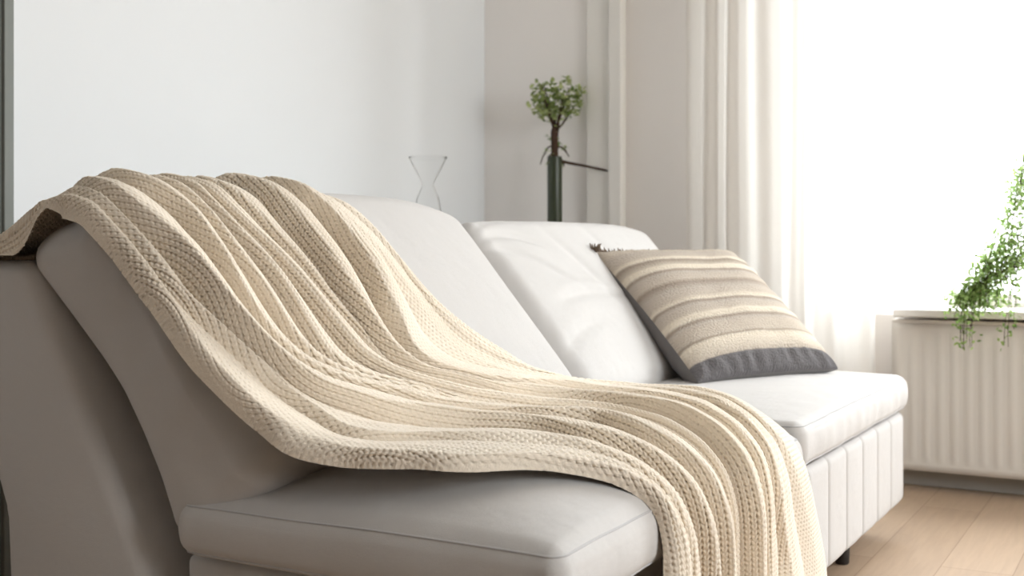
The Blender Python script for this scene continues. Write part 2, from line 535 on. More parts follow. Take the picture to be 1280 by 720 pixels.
# seat cushions ------------------------------------------------------
def seat_deform(cx, cy, hx, hy, z0, z1, crown, seed, rr=0.05):
    def f(V):
        x, y, z = V[:, 0], V[:, 1], V[:, 2]
        hz = (z1 - z0) / 2
        u, v = np.clip(x / hx, -1, 1), np.clip(y / hy, -1, 1)
        c = ((1 - np.abs(u) ** 4) * (1 - np.abs(v) ** 3.4)) ** 0.8
        top = np.clip((z + hz) / (2 * hz), 0, 1)
        zz = (z0 + z1) / 2 + z + crown * c * top
        zz += top * (0.0035 * noise2(x, y, seed, 1.2, 3)) * (c > 0)
        # gentle puff of the sides
        puff = 0.010 * (1 - (np.clip(z / hz, -1, 1)) ** 2)
        x2 = x + np.sign(x) * puff * (np.abs(u) > 0.9) * np.clip((np.abs(u) - 0.9) / 0.1, 0, 1)
        y2 = y + np.sign(y) * puff * np.clip((np.abs(v) - 0.85) / 0.15, 0, 1)
        # side wrinkles
        ed = np.clip((np.maximum(np.abs(u), np.abs(v)) - 0.93) / 0.07, 0, 1)
        wr = 0.0022 * noise2(x * 2.0 + y, z * 1.5, seed + 5, 3, 2) * ed
        x2 += wr; y2 -= wr
        return np.stack([cx + x2, cy + y2, zz], 1)
    return f

def seat(name_label, x0, x1, y0, y1, z0, z1, crown, seed):
    cx, cy, hx, hy = (x0 + x1) / 2, (y0 + y1) / 2, (x1 - x0) / 2, (y1 - y0) / 2
    root = thing('seat_cushion', name_label, 'cushion', (cx, cy, z0), 'seat cushions of the sofa')
    df = seat_deform(cx, cy, hx, hy, z0, z1, crown, seed)
    me = soft_box(hx, hy, (z1 - z0) / 2, 0.024, df, (110, 70, 8))
    obj('cover', me, M_sofa, root)
    for zl, nm in (((z1 - z0) / 2 - 0.009, 'piping'), (-(z1 - z0) / 2 + 0.010, 'piping')):
        rc = 0.024; hz_ = (z1 - z0) / 2
        q_ = max(0.0, abs(zl) - (hz_ - rc)); rr = math.sqrt(max(rc * rc - q_ * q_, 0)); ins = rc - rr
        a = []; N = 60
        for (sx, sy, a0) in ((1, -1, -PI / 2), (1, 1, 0), (-1, 1, PI / 2), (-1, -1, PI)):
            ox, oy = sx * (hx - rc), sy * (hy - rc)
            for i in range(9):
                t = a0 + PI / 2 * i / 8
                a.append((ox + (rr + 0.0005) * math.cos(t), oy + (rr + 0.0005) * math.sin(t), zl))
            # straight run to the next corner
            nx_, ny_ = ((1, 1), (-1, 1), (-1, -1), (1, -1))[[(1, -1), (1, 1), (-1, 1), (-1, -1)].index((sx, sy))]
            a1 = a0 + PI / 2
            ex, ey = nx_ * (hx - rc) + (rr + 0.0005) * math.cos(a1), ny_ * (hy - rc) + (rr + 0.0005) * math.sin(a1)
            p_ = a[-1]
            for i in range(1, N): a.append((p_[0] + (ex - p_[0]) * i / N, p_[1] + (ey - p_[1]) * i / N, zl))
        A = df(np.array(a)); A = np.vstack([A, A[:1]])
        bm = bmesh.new(); add_tube(bm, [tuple(p) for p in A], 0.0016, 6, cap=False)
        obj(nm, bm, M_pipe, root)
    return root

SX0, SXM, SX1 = 1.27, 2.335, 3.395
YFR = 0.655
seat('light grey seat cushion at the near left end of the sofa, partly under the throw', SX0, SXM - 0.003, YFR, 1.30, 0.338, 0.426, 0.060, 3)
seat('light grey seat cushion at the far window end of the sofa, under the striped pillow', SXM + 0.003, SX1, YFR, 1.30, 0.352, 0.452, 0.018, 8)

# back cushions ------------------------------------------------------
BW = np.array([0, 0.648, 0.762]); BN = np.array([0, -0.762, 0.648])
BC_Y, BC_Z = 1.371, 0.66
def back_deform(cx, hx, hw, hn, seed, dz=0.0, creases=(), amp=1.0, drop=(0.05, 0.04), taper=0.0):
    def f(V):
        x, w, n = V[:, 0], V[:, 1], V[:, 2]
        u, v = np.clip(x / hx, -1, 1), np.clip(w / hw, -1, 1)
        c = ((1 - np.abs(u) ** 2.6) * (1 - np.abs(v) ** 2.4)) ** 0.7
        sgn = np.clip(n / hn, -1, 1)
        n = np.where(n < 0, n * 1.33, n)
        n2 = n * (1.0 + 0.10 * c) + 0.012 * c * sgn
        front = np.clip(n / hn, 0, 1)
        n2 = n2 + front * amp * (0.0045 * noise2(x * 1.1, w, seed, 1.1, 3))
        n2 = n2 - np.where(u < 0, taper, 0.0) * front * np.clip((np.abs(u) - 0.72) / 0.28, 0, 1) ** 1.6
        # creases: (x, w, dirx, dirw, length, width, depth)
        for (a, b, dx, dw, L, Wd, D) in creases:
            l = math.hypot(dx, dw); dx_, dw_ = dx / l, dw / l
            p = (x - a) * dx_ + (w - b) * dw_; q = -(x - a) * dw_ + (w - b) * dx_
            q = q + 0.25 * p * p / max(L, .01)
            n2 = n2 + front * D * np.exp(-(q / Wd) ** 2) * np.exp(-((p - L / 2) / (L / 2)) ** 4)
        # waist on edges, plump corners
        x2 = x * (1 - 0.018 * (np.abs(u) > .2) * (1 - v ** 2))
        x2 = x * (1 - 0.012 * (1 - v ** 2) * u ** 2)
        w2 = w + np.sign(w) * 0.012 * (1 - np.abs(u) ** 3) * np.clip((np.abs(v) - 0.6) / 0.4, 0, 1)
        side = np.clip((np.abs(u) - 0.9) / 0.1, 0, 1)
        dr = np.where(u < 0, drop[0], drop[1])
        w2 = w2 - dr * np.abs(u) ** 5 * np.clip((v + 0.2) / 1.2, 0, 1) * (1 - 0.6 * np.clip(-n / hn, 0, 1))
        x2 = x2 + 0.004 * side * noise2(w * 1.5, n * 1.2, seed + 3, 2.2, 3)
        O = np.array([cx, BC_Y, BC_Z + dz])
        g_ = np.clip((-v + 0.1) / 1.1, 0, 1) ** 2.2 * np.clip(-sgn, 0, 1)
        O = O[None, :] + g_[:, None] * np.array([[0, 0.065, -0.025]])
        g3 = np.clip(v, 0, 1) ** 1.5 * np.clip(-sgn, 0, 1) * np.where(u < 0, 1.0, 0.4)
        O = O + g3[:, None] * np.array([[0, 0.07, 0.015]])
        return O + x2[:, None] * np.array([[1, 0, 0]]) + w2[:, None] * BW[None, :] + n2[:, None] * BN[None, :]
    return f

def back_cushion(label, x0, x1, hw, hn, seed, dz, creases, amp=1.0, drop=(0.06, 0.03), taper=0.0):
    cx, hx = (x0 + x1) / 2, (x1 - x0) / 2
    root = thing('back_cushion', label, 'cushion', (cx, BC_Y - 0.15, 0.46), 'back cushions of the sofa')
    df = back_deform(cx, hx, hw, hn, seed, dz, creases, amp, drop, taper)
    me = soft_box(hx, hw, hn, 0.056, df, (110, 70, 8))
    obj('cover', me, M_sofa, root)
    return root

back_cushion('light grey back cushion at the near end of the sofa, draped with the knitted throw', SX0 - 0.005, 2.312, 0.292, 0.088, 11, -0.006,
             [(-0.50, 0.20, 0.2, -1, 0.3, 0.02, -0.004)], 0.5, (0.035, 0.06), 0.04)
back_cushion('light grey back cushion at the far end of the sofa, behind the striped pillow', 2.335, 3.44, 0.275, 0.088, 23, -0.030,
             [(-0.53, 0.20, 1, 0.10, 0.26, 0.012, -0.010), (-0.53, 0.17, 1, -0.22, 0.30, 0.013, -0.011),
              (-0.52, 0.23, 1, 0.35, 0.18, 0.010, -0.007), (-0.40, -0.02, 1, 0.22, 0.40, 0.016, -0.009),
              (-0.36, 0.02, 1, 0.10, 0.36, 0.022, 0.007), (0.05, 0.22, 0.6, -1, 0.30, 0.02, -0.006),
              (-0.20, 0.22, 0.7, -1, 0.26, 0.02, -0.006), (-0.52, -0.15, 1, 0.5, 0.25, 0.02, -0.008)], 1.0, (0.012, 0.02))

# ------------------------------------------------------------------ sofa body
sofa = thing('sofa', 'long light grey upholstered sofa with thick reclined back frame and channelled base', 'sofa', (2.33, 1.2, 0.0))
bm = bmesh.new()
add_prism(bm, [(1.35, 0.10), (1.375, 0.30), (1.66, 0.785), (1.90, 0.785), (1.715, 0.36), (1.70, 0.10)], SX0 - 0.002, 3.37, bevel=0.028, seg=5)
obj('back_frame', bm, M_sofa, sofa)
# near base, recessed under the seat cushion
bm = box(SX0 + 0.03, 1.80, 0.735, 1.32, 0.10, 0.334, bevel=0.012)
obj('seat_platform', bm, M_sofa, sofa)
# channelled base at the window end: continuous padded channels along front and far end
def channel_strip():
    per = 0.1625; off = 3.378
    xs = np.arange(1.80, 3.40 + 1e-6, per / 20)
    def dep(x):
        p = ((off - x) / per) % 1
        q = min(p, 1 - p) * per
        return 0.012 * math.exp(-(q / 0.0045) ** 2) - 0.002 * math.sin(PI * p)
    rows = []
    R = 0.02
    z0, z1 = 0.095, 0.348
    prof = []
    for a in np.linspace(0, PI / 2, 6): prof.append((R * (1 - math.sin(a)) , z0 + R * (1 - math.cos(a))))
    for z in np.linspace(z0 + R, z1 - R, 10)[1:-1]: prof.append((0, z))
    for a in np.linspace(0, PI / 2, 6): prof.append((R * (1 - math.cos(a)), z1 - R * (1 - math.sin(a))))
    path = [(x, YFR + 0.004, 'f') for x in xs if x < 3.398 - 0.03]
    P = []
    for (dy, z) in prof:
        row = []
        for x in xs:
            if x > 3.398 - 0.02: break
            row.append((x, YFR + 0.002 + dep(x) + dy, z))
        for a in np.linspace(0, PI / 2, 7):
            rr = 0.02
            row.append((3.378 + rr * math.sin(a) - dy * math.sin(a), YFR + 0.002 + rr - rr * math.cos(a) + dy * math.cos(a), z))
        for y in np.linspace(0.70, 1.34, 40):
            p = ((y - 0.68) / per) % 1; q = min(p, 1 - p) * per
            row.append((3.398 - dy - 0.011 * math.exp(-(q / 0.006) ** 2) + 0.004 * math.sin(PI * p), y, z))
        P.append(row)
    return np.array(P)
P = channel_strip()
me = grid_mesh('channelled_skirt', P)
ch = obj('channelled_skirt', me, M_sofa, sofa)
md = ch.modifiers.new('thick', 'SOLIDIFY'); md.thickness = 0.015; md.offset = -1
obj('base_box', box(1.80, 3.375, 0.69, 1.32, 0.098, 0.345, bevel=0.004), M_sofa, sofa)
for (x, y) in ((1.38, 0.80), (1.38, 1.62), (3.00, 0.735), (3.26, 1.62), (2.2, 0.80)):
    bm = bmesh.new()
    add_lathe(bm, [(0, 0), (0.016, 0), (0.018, 0.004), (0.022, 0.10), (0, 0.10)], x, y, 0.0, 18)
    obj('leg', bm, M_leg, sofa)

# ------------------------------------------------------------------ knitted throw
def PWN(w, n): return (BC_Y + 0.648 * w - 0.762 * n, BC_Z + 0.762 * w + 0.648 * n)
prof_pts = [(1.928, 0.42), (1.928, 0.60), (1.925, 0.74), (1.908, 0.785), (1.84, 0.796), (1.76, 0.812), (1.69, 0.842), (1.612, 0.890),
            (1.52, 0.915), (1.44, 0.893), PWN(0.15, 0.108), PWN(0.05, 0.112), PWN(-0.06, 0.112), (1.135, 0.563), (1.07, 0.518),
            (0.99, 0.500), (0.88, 0.498), (0.78, 0.488), (0.71, 0.462), (0.662, 0.425), (0.643, 0.370), (0.640, 0.30), (0.638, 0.15), (0.636, 0.05)]
pp = np.array(prof_pts)
dd = np.r_[0, np.cumsum(np.hypot(*np.diff(pp, axis=0).T))]
DS = 0.0016
S = np.arange(0, dd[-1], DS)
prof = np.stack([np.interp(S, dd, pp[:, 0]), np.interp(S, dd, pp[:, 1])], 1)
prof = gsmooth(prof, 11, 0)
tan = np.gradient(prof, axis=0); tan /= np.linalg.norm(tan, axis=1, keepdims=True)
nor = np.stack([tan[:, 1], -tan[:, 0]], 1)       # outward
if nor[len(nor) // 2][1] < 0: nor = -nor
i_ridge = int(np.argmax(prof[:, 1]))
def s_at(yv, lo=0):
    k = np.where((prof[:, 0] < yv) & (np.arange(len(S)) > lo))[0][0]
    return S[k]
sR = S[i_ridge]; sM = s_at(1.29, i_ridge); sJ = s_at(1.10, i_ridge); sB = s_at(0.88, i_ridge); sE = s_at(0.67, i_ridge)
anch = [sR, sM, sJ, sB, sE + 0.08]

def hfun(hs):
    return lambda s: np.interp(s, anch, np.array(hs) / 100.0)

def unproject(px, py, hf):
    D = ray(px, py); d2 = np.array([D[1], D[2]])
    Q = prof + nor * hf(S)[:, None] - np.array([0.0, H])
    cr = Q[:, 0] * d2[1] - Q[:, 1] * d2[0]
    best = None
    sg = np.where(np.sign(cr[:-1]) != np.sign(cr[1:]))[0]
    for k in sg:
        f = cr[k] / (cr[k] - cr[k + 1])
        q = Q[k] * (1 - f) + Q[k + 1] * f
        t = q @ d2 / (d2 @ d2)
        if t > 0 and (best is None or t < best[0]):
            best = (t, S[k] + f * DS)
    if best is None:
        k = i_ridge - 6
        t = Q[k] @ d2 / (d2 @ d2); best = (t, S[k])
    return best[0] * D[0], best[1]

feat = [
 # name, heights [ridge, mid face, junction, seat, drop] cm, pixels
 ('E0', [-6.6, -4.2, -1.0, 0.3, 0.3], [(75, 272), (100, 271), (125, 280), (150, 307), (175, 347), (192, 375), (210, 405), (242, 455), (272, 490), (315, 535), (340, 562), (372, 577), (402, 585), (465, 588), (552, 593), (577, 595), (610, 592), (650, 590), (712, 592), (750, 601), (787, 617), (805, 628), (817, 647), (824, 677), (826, 720)]),
 ('R1', [-2.20, 0.40, 3.00, 3.00, 3.20], [(110, 250), (135, 276), (165, 318), (190, 358), (215, 395), (245, 437), (275, 466), (320, 504), (350, 520), (390, 540), (430, 556), (470, 564), (540, 564), (600, 569), (650, 567), (700, 569), (737, 576), (775, 587), (800, 598), (825, 618), (845, 647), (855, 680), (860, 720)]),
 ('V1a', [-2.00, -0.60, 0.80, 2.20, 2.00], [(114, 250), (140, 276), (172, 318), (203, 357), (237, 395), (270, 428), (302, 458), (337, 492), (372, 511), (410, 530), (470, 551), (550, 553), (620, 555), (700, 560), (750, 571), (800, 591), (829, 616), (848, 645), (859, 680), (864, 720)]),
 ('R1b', [-1.00, 1.60, 3.00, 3.20, 3.00], [(118, 250), (145, 276), (175, 312), (205, 349), (237, 374), (267, 397), (300, 425), (345, 466), (382, 505), (425, 536), (442, 542), (500, 541), (600, 541), (675, 543), (730, 554), (790, 577), (830, 610), (852, 645), (864, 685), (868, 720)]),
 ('V1', [-1.40, -0.40, 0.50, 0.90, 0.40], [(125, 262), (155, 292), (185, 307), (205, 325), (228, 351), (262, 388), (295, 420), (340, 460), (385, 497), (430, 520), (480, 531), (600, 534), (675, 537), (725, 546), (775, 560), (812, 576), (842, 606), (862, 645), (872, 685), (876, 720)]),
 ('R2', [0.60, 6.00, 5.00, 3.39, 4.20], [(140, 234), (170, 250), (195, 268), (215, 288), (240, 318), (260, 348), (280, 383), (300, 413), (322, 434), (345, 452), (377, 470), (402, 480), (440, 490), (480, 495), (520, 506), (560, 517), (602, 522), (662, 526), (712, 538), (762, 547), (812, 571), (842, 592), (862, 615), (880, 647), (887, 690), (890, 720)]),
 ('V3', [-0.60, 0.30, 1.60, 0.30, 0.30], [(155, 231), (185, 243), (207, 258), (225, 276), (245, 301), (265, 333), (284, 375), (303, 409), (325, 432), (349, 449), (382, 467), (410, 476), (445, 486), (500, 495), (560, 511), (610, 519), (662, 523), (712, 529), (742, 532), (790, 550), (825, 570), (850, 590), (870, 614), (886, 647), (893, 690), (896, 720)]),
 ('R4', [2.40, 5.00, 3.80, 3.60, 4.80], [(165, 221), (190, 228), (215, 243), (237, 261), (252, 285), (270, 307), (287, 335), (305, 362), (320, 386), (340, 418), (358, 444), (385, 462), (415, 474), (450, 483), (500, 491), (560, 506), (610, 515), (662, 519), (712, 517), (742, 516), (770, 523), (800, 535), (837, 553), (865, 575), (885, 600), (897, 627), (902, 655), (905, 685), (904, 720)]),
 ('V4', [0.20, 0.20, 1.12, 1.05, 0.40], [(205, 232), (232, 249), (253, 270), (272, 298), (292, 325), (312, 356), (328, 382), (348, 413), (366, 438), (392, 460), (420, 470), (460, 479), (510, 489), (560, 501), (612, 511), (662, 515), (712, 515), (745, 515), (775, 520), (805, 530), (841, 549), (870, 573), (888, 598), (899, 627), (905, 660), (907, 720)]),
 ('R6', [1.80, 4.20, 2.14, 1.58, 1.44], [(217, 232), (242, 250), (265, 277), (285, 312), (310, 340), (335, 373), (350, 397), (372, 430), (397, 457), (425, 467), (465, 476), (515, 487), (562, 498), (612, 508), (662, 512), (712, 513), (750, 514), (780, 519), (810, 529), (845, 547), (873, 571), (891, 598), (901, 627), (906, 660), (908, 720)]),
 ('V6', [0.20, 0.20, 0.96, 0.90, 0.63], [(230, 236), (252, 255), (275, 280), (297, 312), (322, 340), (345, 370), (362, 397), (385, 430), (407, 455), (432, 466), (470, 474), (520, 485), (564, 496), (612, 506), (662, 510), (712, 512), (752, 514), (782, 519), (812, 528), (848, 547), (875, 571), (893, 598), (903, 627), (908, 660), (909, 720)]),
 ('R7', [2.00, 4.60, 2.38, 1.58, 1.30], [(240, 235), (260, 257), (285, 282), (310, 307), (330, 333), (350, 358), (364, 378), (381, 405), (402, 440), (424, 466), (440, 472), (475, 474), (525, 484), (566, 494), (612, 504), (662, 509), (712, 512), (754, 514), (784, 519), (815, 528), (851, 547), (878, 571), (895, 598), (905, 627), (909, 660), (910, 720)]),
 ('V7', [0.00, 0.00, 0.80, 0.75, 0.63], [(250, 236), (270, 256), (296, 284), (322, 310), (345, 338), (368, 367), (385, 390), (405, 417), (428, 445), (450, 463), (480, 470), (530, 483), (567, 493), (613, 503), (662, 509), (712, 512), (755, 514), (786, 520), (817, 529), (853, 548), (880, 572), (896, 598), (906, 627), (910, 660), (911, 720)]),
 ('R8', [2.00, 4.80, 4.00, 2.66, 2.59], [(250, 232), (270, 247), (295, 275), (322, 300), (347, 324), (374, 352), (399, 380), (430, 412), (460, 447), (482, 462), (502, 475), (565, 490), (615, 502), (660, 507), (700, 510), (742, 512), (805, 524), (855, 546), (882, 572), (896, 600), (904, 640), (908, 720)]),
 ('V8', [0.00, 0.00, 0.40, 0.60, 0.00], [(260, 232), (282, 246), (307, 270), (332, 296), (355, 320), (382, 350), (405, 380), (435, 410), (464, 443), (487, 461), (507, 473), (565, 487), (615, 498), (665, 502), (705, 506), (750, 510), (805, 519), (855, 537), (884, 562), (902, 595), (909, 627), (912, 665), (912, 720)]),
 ('R9', [2.00, 3.80, 1.19, 0.97, 0.72], [(267, 230), (295, 245), (320, 267), (340, 293), (362, 316), (385, 346), (406, 377), (437, 408), (467, 441), (490, 460), (510, 472), (565, 485), (615, 496), (665, 500), (705, 504), (755, 509), (807, 518), (857, 536), (886, 561), (904, 594), (911, 627), (915, 665), (915, 720)]),
 ('V9', [-0.20, -0.20, 0.20, 0.60, 0.00], [(280, 229), (305, 243), (335, 270), (355, 297), (377, 325), (396, 352), (412, 377), (441, 408), (470, 441), (493, 460), (512, 471), (565, 484), (617, 494), (667, 498), (707, 502), (757, 508), (810, 516), (860, 534), (889, 558), (908, 592), (915, 627), (919, 665), (920, 720)]),
 ('R10', [3.00, 6.40, 4.20, 3.80, 5.60], [(315, 224), (340, 231), (362, 250), (382, 273), (400, 298), (420, 330), (440, 366), (454, 392), (467, 422), (480, 448), (500, 468), (545, 482), (580, 488), (625, 491), (675, 494), (725, 499), (780, 505), (830, 513), (875, 535), (900, 555), (920, 578), (932, 605), (940, 640), (944, 677), (945, 720)]),
 ('V10', [0.20, 0.10, 0.20, 0.70, 0.40], [(352, 232), (378, 252), (402, 284), (423, 322), (447, 365), (460, 400), (472, 425), (487, 452), (507, 467), (552, 478), (585, 484), (625, 486), (665, 488), (725, 493), (780, 499), (835, 507), (878, 526), (905, 546), (925, 570), (938, 600), (946, 640), (949, 680), (950, 720)]),
 ('R11', [3.20, 6.60, 5.00, 3.30, 4.00], [(345, 224), (372, 236), (402, 252), (431, 281), (456, 312), (477, 348), (497, 380), (510, 409), (513, 427), (526, 447), (548, 466), (574, 480), (610, 480), (660, 479), (700, 482), (775, 488), (825, 494), (862, 500), (892, 514), (920, 535), (941, 559), (952, 587), (955, 625), (954, 680), (953, 720)]),
 ('V13', [1.44, 2.20, 1.40, 0.80, 0.30], [(385, 240), (415, 259), (447, 289), (472, 322), (492, 357), (510, 388), (527, 423), (553, 446), (590, 462), (640, 471), (700, 478), (775, 485), (830, 490), (866, 497), (897, 510), (927, 534), (948, 562), (959, 595), (962, 650), (964, 720)]),
 ('R14', [2.00, 2.80, 2.20, 2.40, 3.20], [(398, 243), (425, 262), (455, 288), (482, 320), (505, 352), (527, 385), (545, 413), (570, 437), (605, 455), (650, 468), (705, 476), (775, 483), (835, 488), (872, 495), (910, 512), (940, 537), (957, 568), (965, 600), (974, 640), (983, 675), (991, 720)]),
 ('V14', [0.64, 0.98, 0.96, 0.80, 0.30], [(410, 248), (435, 264), (462, 288), (490, 322), (515, 355), (537, 385), (562, 417), (585, 437), (625, 454), (665, 467), (710, 475), (780, 481), (840, 486), (880, 492), (920, 509), (950, 533), (970, 562), (982, 595), (989, 640), (997, 680), (1005, 720)]),
 ('R15', [1.00, 1.60, 1.40, 1.70, 1.60], [(420, 250), (447, 266), (472, 290), (500, 324), (525, 357), (548, 385), (577, 413), (603, 432), (637, 450), (670, 464), (712, 473), (780, 479), (842, 483), (885, 489), (927, 505), (958, 530), (982, 560), (998, 600), (1009, 647), (1019, 690), (1024, 720)]),
 ('E1', [0.3, .3, .3, .3, .3], [(440, 258), (460, 276), (500, 327), (540, 372), (575, 402), (600, 420), (627, 436), (660, 458), (690, 470), (712, 476), (750, 480), (812, 483), (850, 485), (892, 490), (930, 504), (962, 524), (990, 548), (1002, 572), (1012, 602), (1020, 640), (1027, 675), (1033, 715)]),
]
XK = []; HK = []
for nm, hs, px in feat:
    hf = hfun(hs)
    pts = [unproject(a, b, hf) for a, b in px]
    pts = sorted([(s, x) for x, s in pts])
    ss = np.array([p[0] for p in pts]); xs = np.array([p[1] for p in pts])
    x = np.interp(S, ss, xs)
    x = gsmooth(x, 10, 0)
    XK.append(x); HK.append(gsmooth(hf(S), 25, 0))
XK = np.array(XK); HK = np.array(HK)
# keep the features in order with a minimum gap, sharing out any overlap
gap = 0.0075
for it in range(60):
    for k in range(len(XK) - 1):
        d_ = XK[k + 1] - XK[k] - gap
        bad = d_ < 0
        XK[k][bad] += d_[bad] / 2; XK[k + 1][bad] -= d_[bad] / 2
XK = gsmooth(XK, 8, 1)
near_w = np.clip((sR + 0.06 - S) / 0.14, 0, 1)
for k in range(8):
    XK[k] = XK[k] + near_w * (np.maximum(XK[k], 1.256 + 0.011 * k) - XK[k])
# behind the backrest ease the folds
back = np.clip((S[i_ridge] - S) / 0.25, 0, 1)
HK = HK * (1 - np.where(HK > 0, 0.55, 0.85) * np.clip(back * 2.5, 0, 1)[None, :])

# columns
NS = len(S)
cols_x = []; cols_h = []
NF = len(feat)
seglen = []
for k in range(NF - 1):
    seglen.append(np.mean(np.hypot(XK[k + 1] - XK[k], (HK[k + 1] - HK[k]))) + 0.25 * np.max(np.hypot(XK[k + 1] - XK[k], HK[k + 1] - HK[k])))
seglen = np.array(seglen)
NCOL = 1300
cnt = np.maximum(10, (seglen / seglen.sum() * NCOL).astype(int))
for k in range(NF - 1):
    n = cnt[k]
    tts = np.arange(n) / n
    for t in tts:
        x = XK[k] + (XK[k + 1] - XK[k]) * t
        if k % 2 == 0:   # valley -> crest
            w_ = (0.5 * t + 0.5 * math.sin(t * PI / 2)) if t > 0 else 0.0
            if k == 0: w_ = math.sqrt(max(0, 1 - (1 - t) ** 2)) ** 0.9
            h = HK[k] + (HK[k + 1] - HK[k]) * w_
        else:
            t2 = 1 - t
            w_ = math.sin(t2 * PI / 2) ** 0.9
            h = HK[k + 1] + (HK[k] - HK[k + 1]) * w_
        cols_x.append(x); cols_h.append(h)
cols_x.append(XK[-1]); cols_h.append(HK[-1])
GX = np.array(cols_x).T; GH = np.array(cols_h).T          # (NS, NCOL)
GH = gsmooth(GH, 1.6, 1)
Sg = np.repeat(S[:, None], GX.shape[1], 1)
GH = GH + 0.0010 * noise2(Sg, GX * 2.0, 31, 3.0, 3)
kf = np.repeat(np.arange(GX.shape[1])[None, :] / GX.shape[1], NS, 0)
GH = GH + 0.0016 * noise2(Sg * 0.45, kf * 7.0, 57, 1.2, 3) + 0.0012 * np.sin(kf * 260 + 3.0 * np.sin(Sg * 5 + kf * 9)) * np.clip(np.sin(Sg * 4.1 + kf * 23), 0, 1)
edge_fade = np.minimum(np.arange(GX.shape[1]), np.arange(GX.shape[1])[::-1]) / 12.0
B = np.zeros(GX.shape + (3,))
B[:, :, 0] = GX
B[:, :, 1] = prof[:, 0][:, None] + nor[:, 0][:, None] * GH
B[:, :, 2] = prof[:, 1][:, None] + nor[:, 1][:, None] * GH
# the near edge sinks straight down behind the cushion on to the frame
wc = np.zeros(GX.shape[1]); n0 = int(cnt[0] * 0.9); wc[:n0] = (1 - np.arange(n0) / n0) ** 0.5
sm_ = np.clip((B[:, :, 1] - 1.575) / 0.10, 0, 1); sm_ = sm_ * sm_ * (3 - 2 * sm_) * (B[:, :, 1] < 1.92) * (S[:, None] < sR)
wz = wc[None, :] * sm_
B[:, :, 2] = np.where(B[:, :, 2] > 0.794, B[:, :, 2] * (1 - wz) + 0.794 * wz, B[:, :, 2])
fr = (B[:, :, 1] > 1.64) & (B[:, :, 1] < 1.91)
lowz = 0.792 + 0.25 * np.abs(B[:, :, 2] - 0.792) * 0
B[:, :, 2] = np.where(fr, np.maximum(B[:, :, 2], lowz), B[:, :, 2])
dU = np.linalg.norm(np.diff(B, axis=1), axis=2)
U = np.concatenate([np.zeros((NS, 1)), np.cumsum(dU, axis=1)], 1)
mid = int(cnt[:13].sum())
U = U - U[:, mid:mid + 1]
U = gsmooth(U, 20, 0)
dV = np.linalg.norm(np.diff(B, axis=0), axis=2)
V_ = np.repeat((S)[:, None], GX.shape[1], 1)
Tu = np.gradient(B, axis=1); Tv = np.gradient(B, axis=0)
Nn = np.cross(Tu, Tv); Nn /= np.maximum(np.linalg.norm(Nn, axis=2, keepdims=True), 1e-9)
if Nn[NS // 2, GX.shape[1] // 2] @ np.array([-0.3, -0.3, 1.0]) < 0: Nn = -Nn
wale, row = 0.0112, 0.0086
c = (U / wale) % 1.0
m_ = np.abs(2 * c - 1)
q = (V_ / row - 0.55 * (1 - m_)) % 1.0
yarn = np.sqrt(np.clip(1 - (2 * q - 1) ** 2, 0, 1))
sidef = 1 - 0.85 * m_ ** 5
ctr = 1 - 0.35 * np.exp(-(m_ / 0.16) ** 2)
rib = 0.5 + 0.5 * np.cos(2 * PI * U / (wale * 1.0) + PI)
hole = np.exp(-(((2 * c - 1) ** 2 - 1) ** 2) / 0.12) * np.exp(-((np.minimum(q, 1 - q)) / 0.17) ** 2)
disp = 0.0026 * (yarn * sidef * ctr) - 0.0068 * hole
# looser, more open knit in patches
loose = np.clip(0.5 + 0.9 * noise2(V_ * 1.0, U * 1.0, 77, 1.6, 2), 0, 1)
disp *= (0.45 + 0.95 * loose)
ef = np.clip(edge_fade, 0, 1)[None, :]
Pm = B + Nn * (disp * (0.3 + 0.7 * ef))[:, :, None]
me = grid_mesh('throw_blanket', Pm)
thr = obj('throw_blanket', me, M_knit)
tag(thr, 'cream chunky knitted throw blanket draped in long folds over the sofa back and seat', 'blanket')

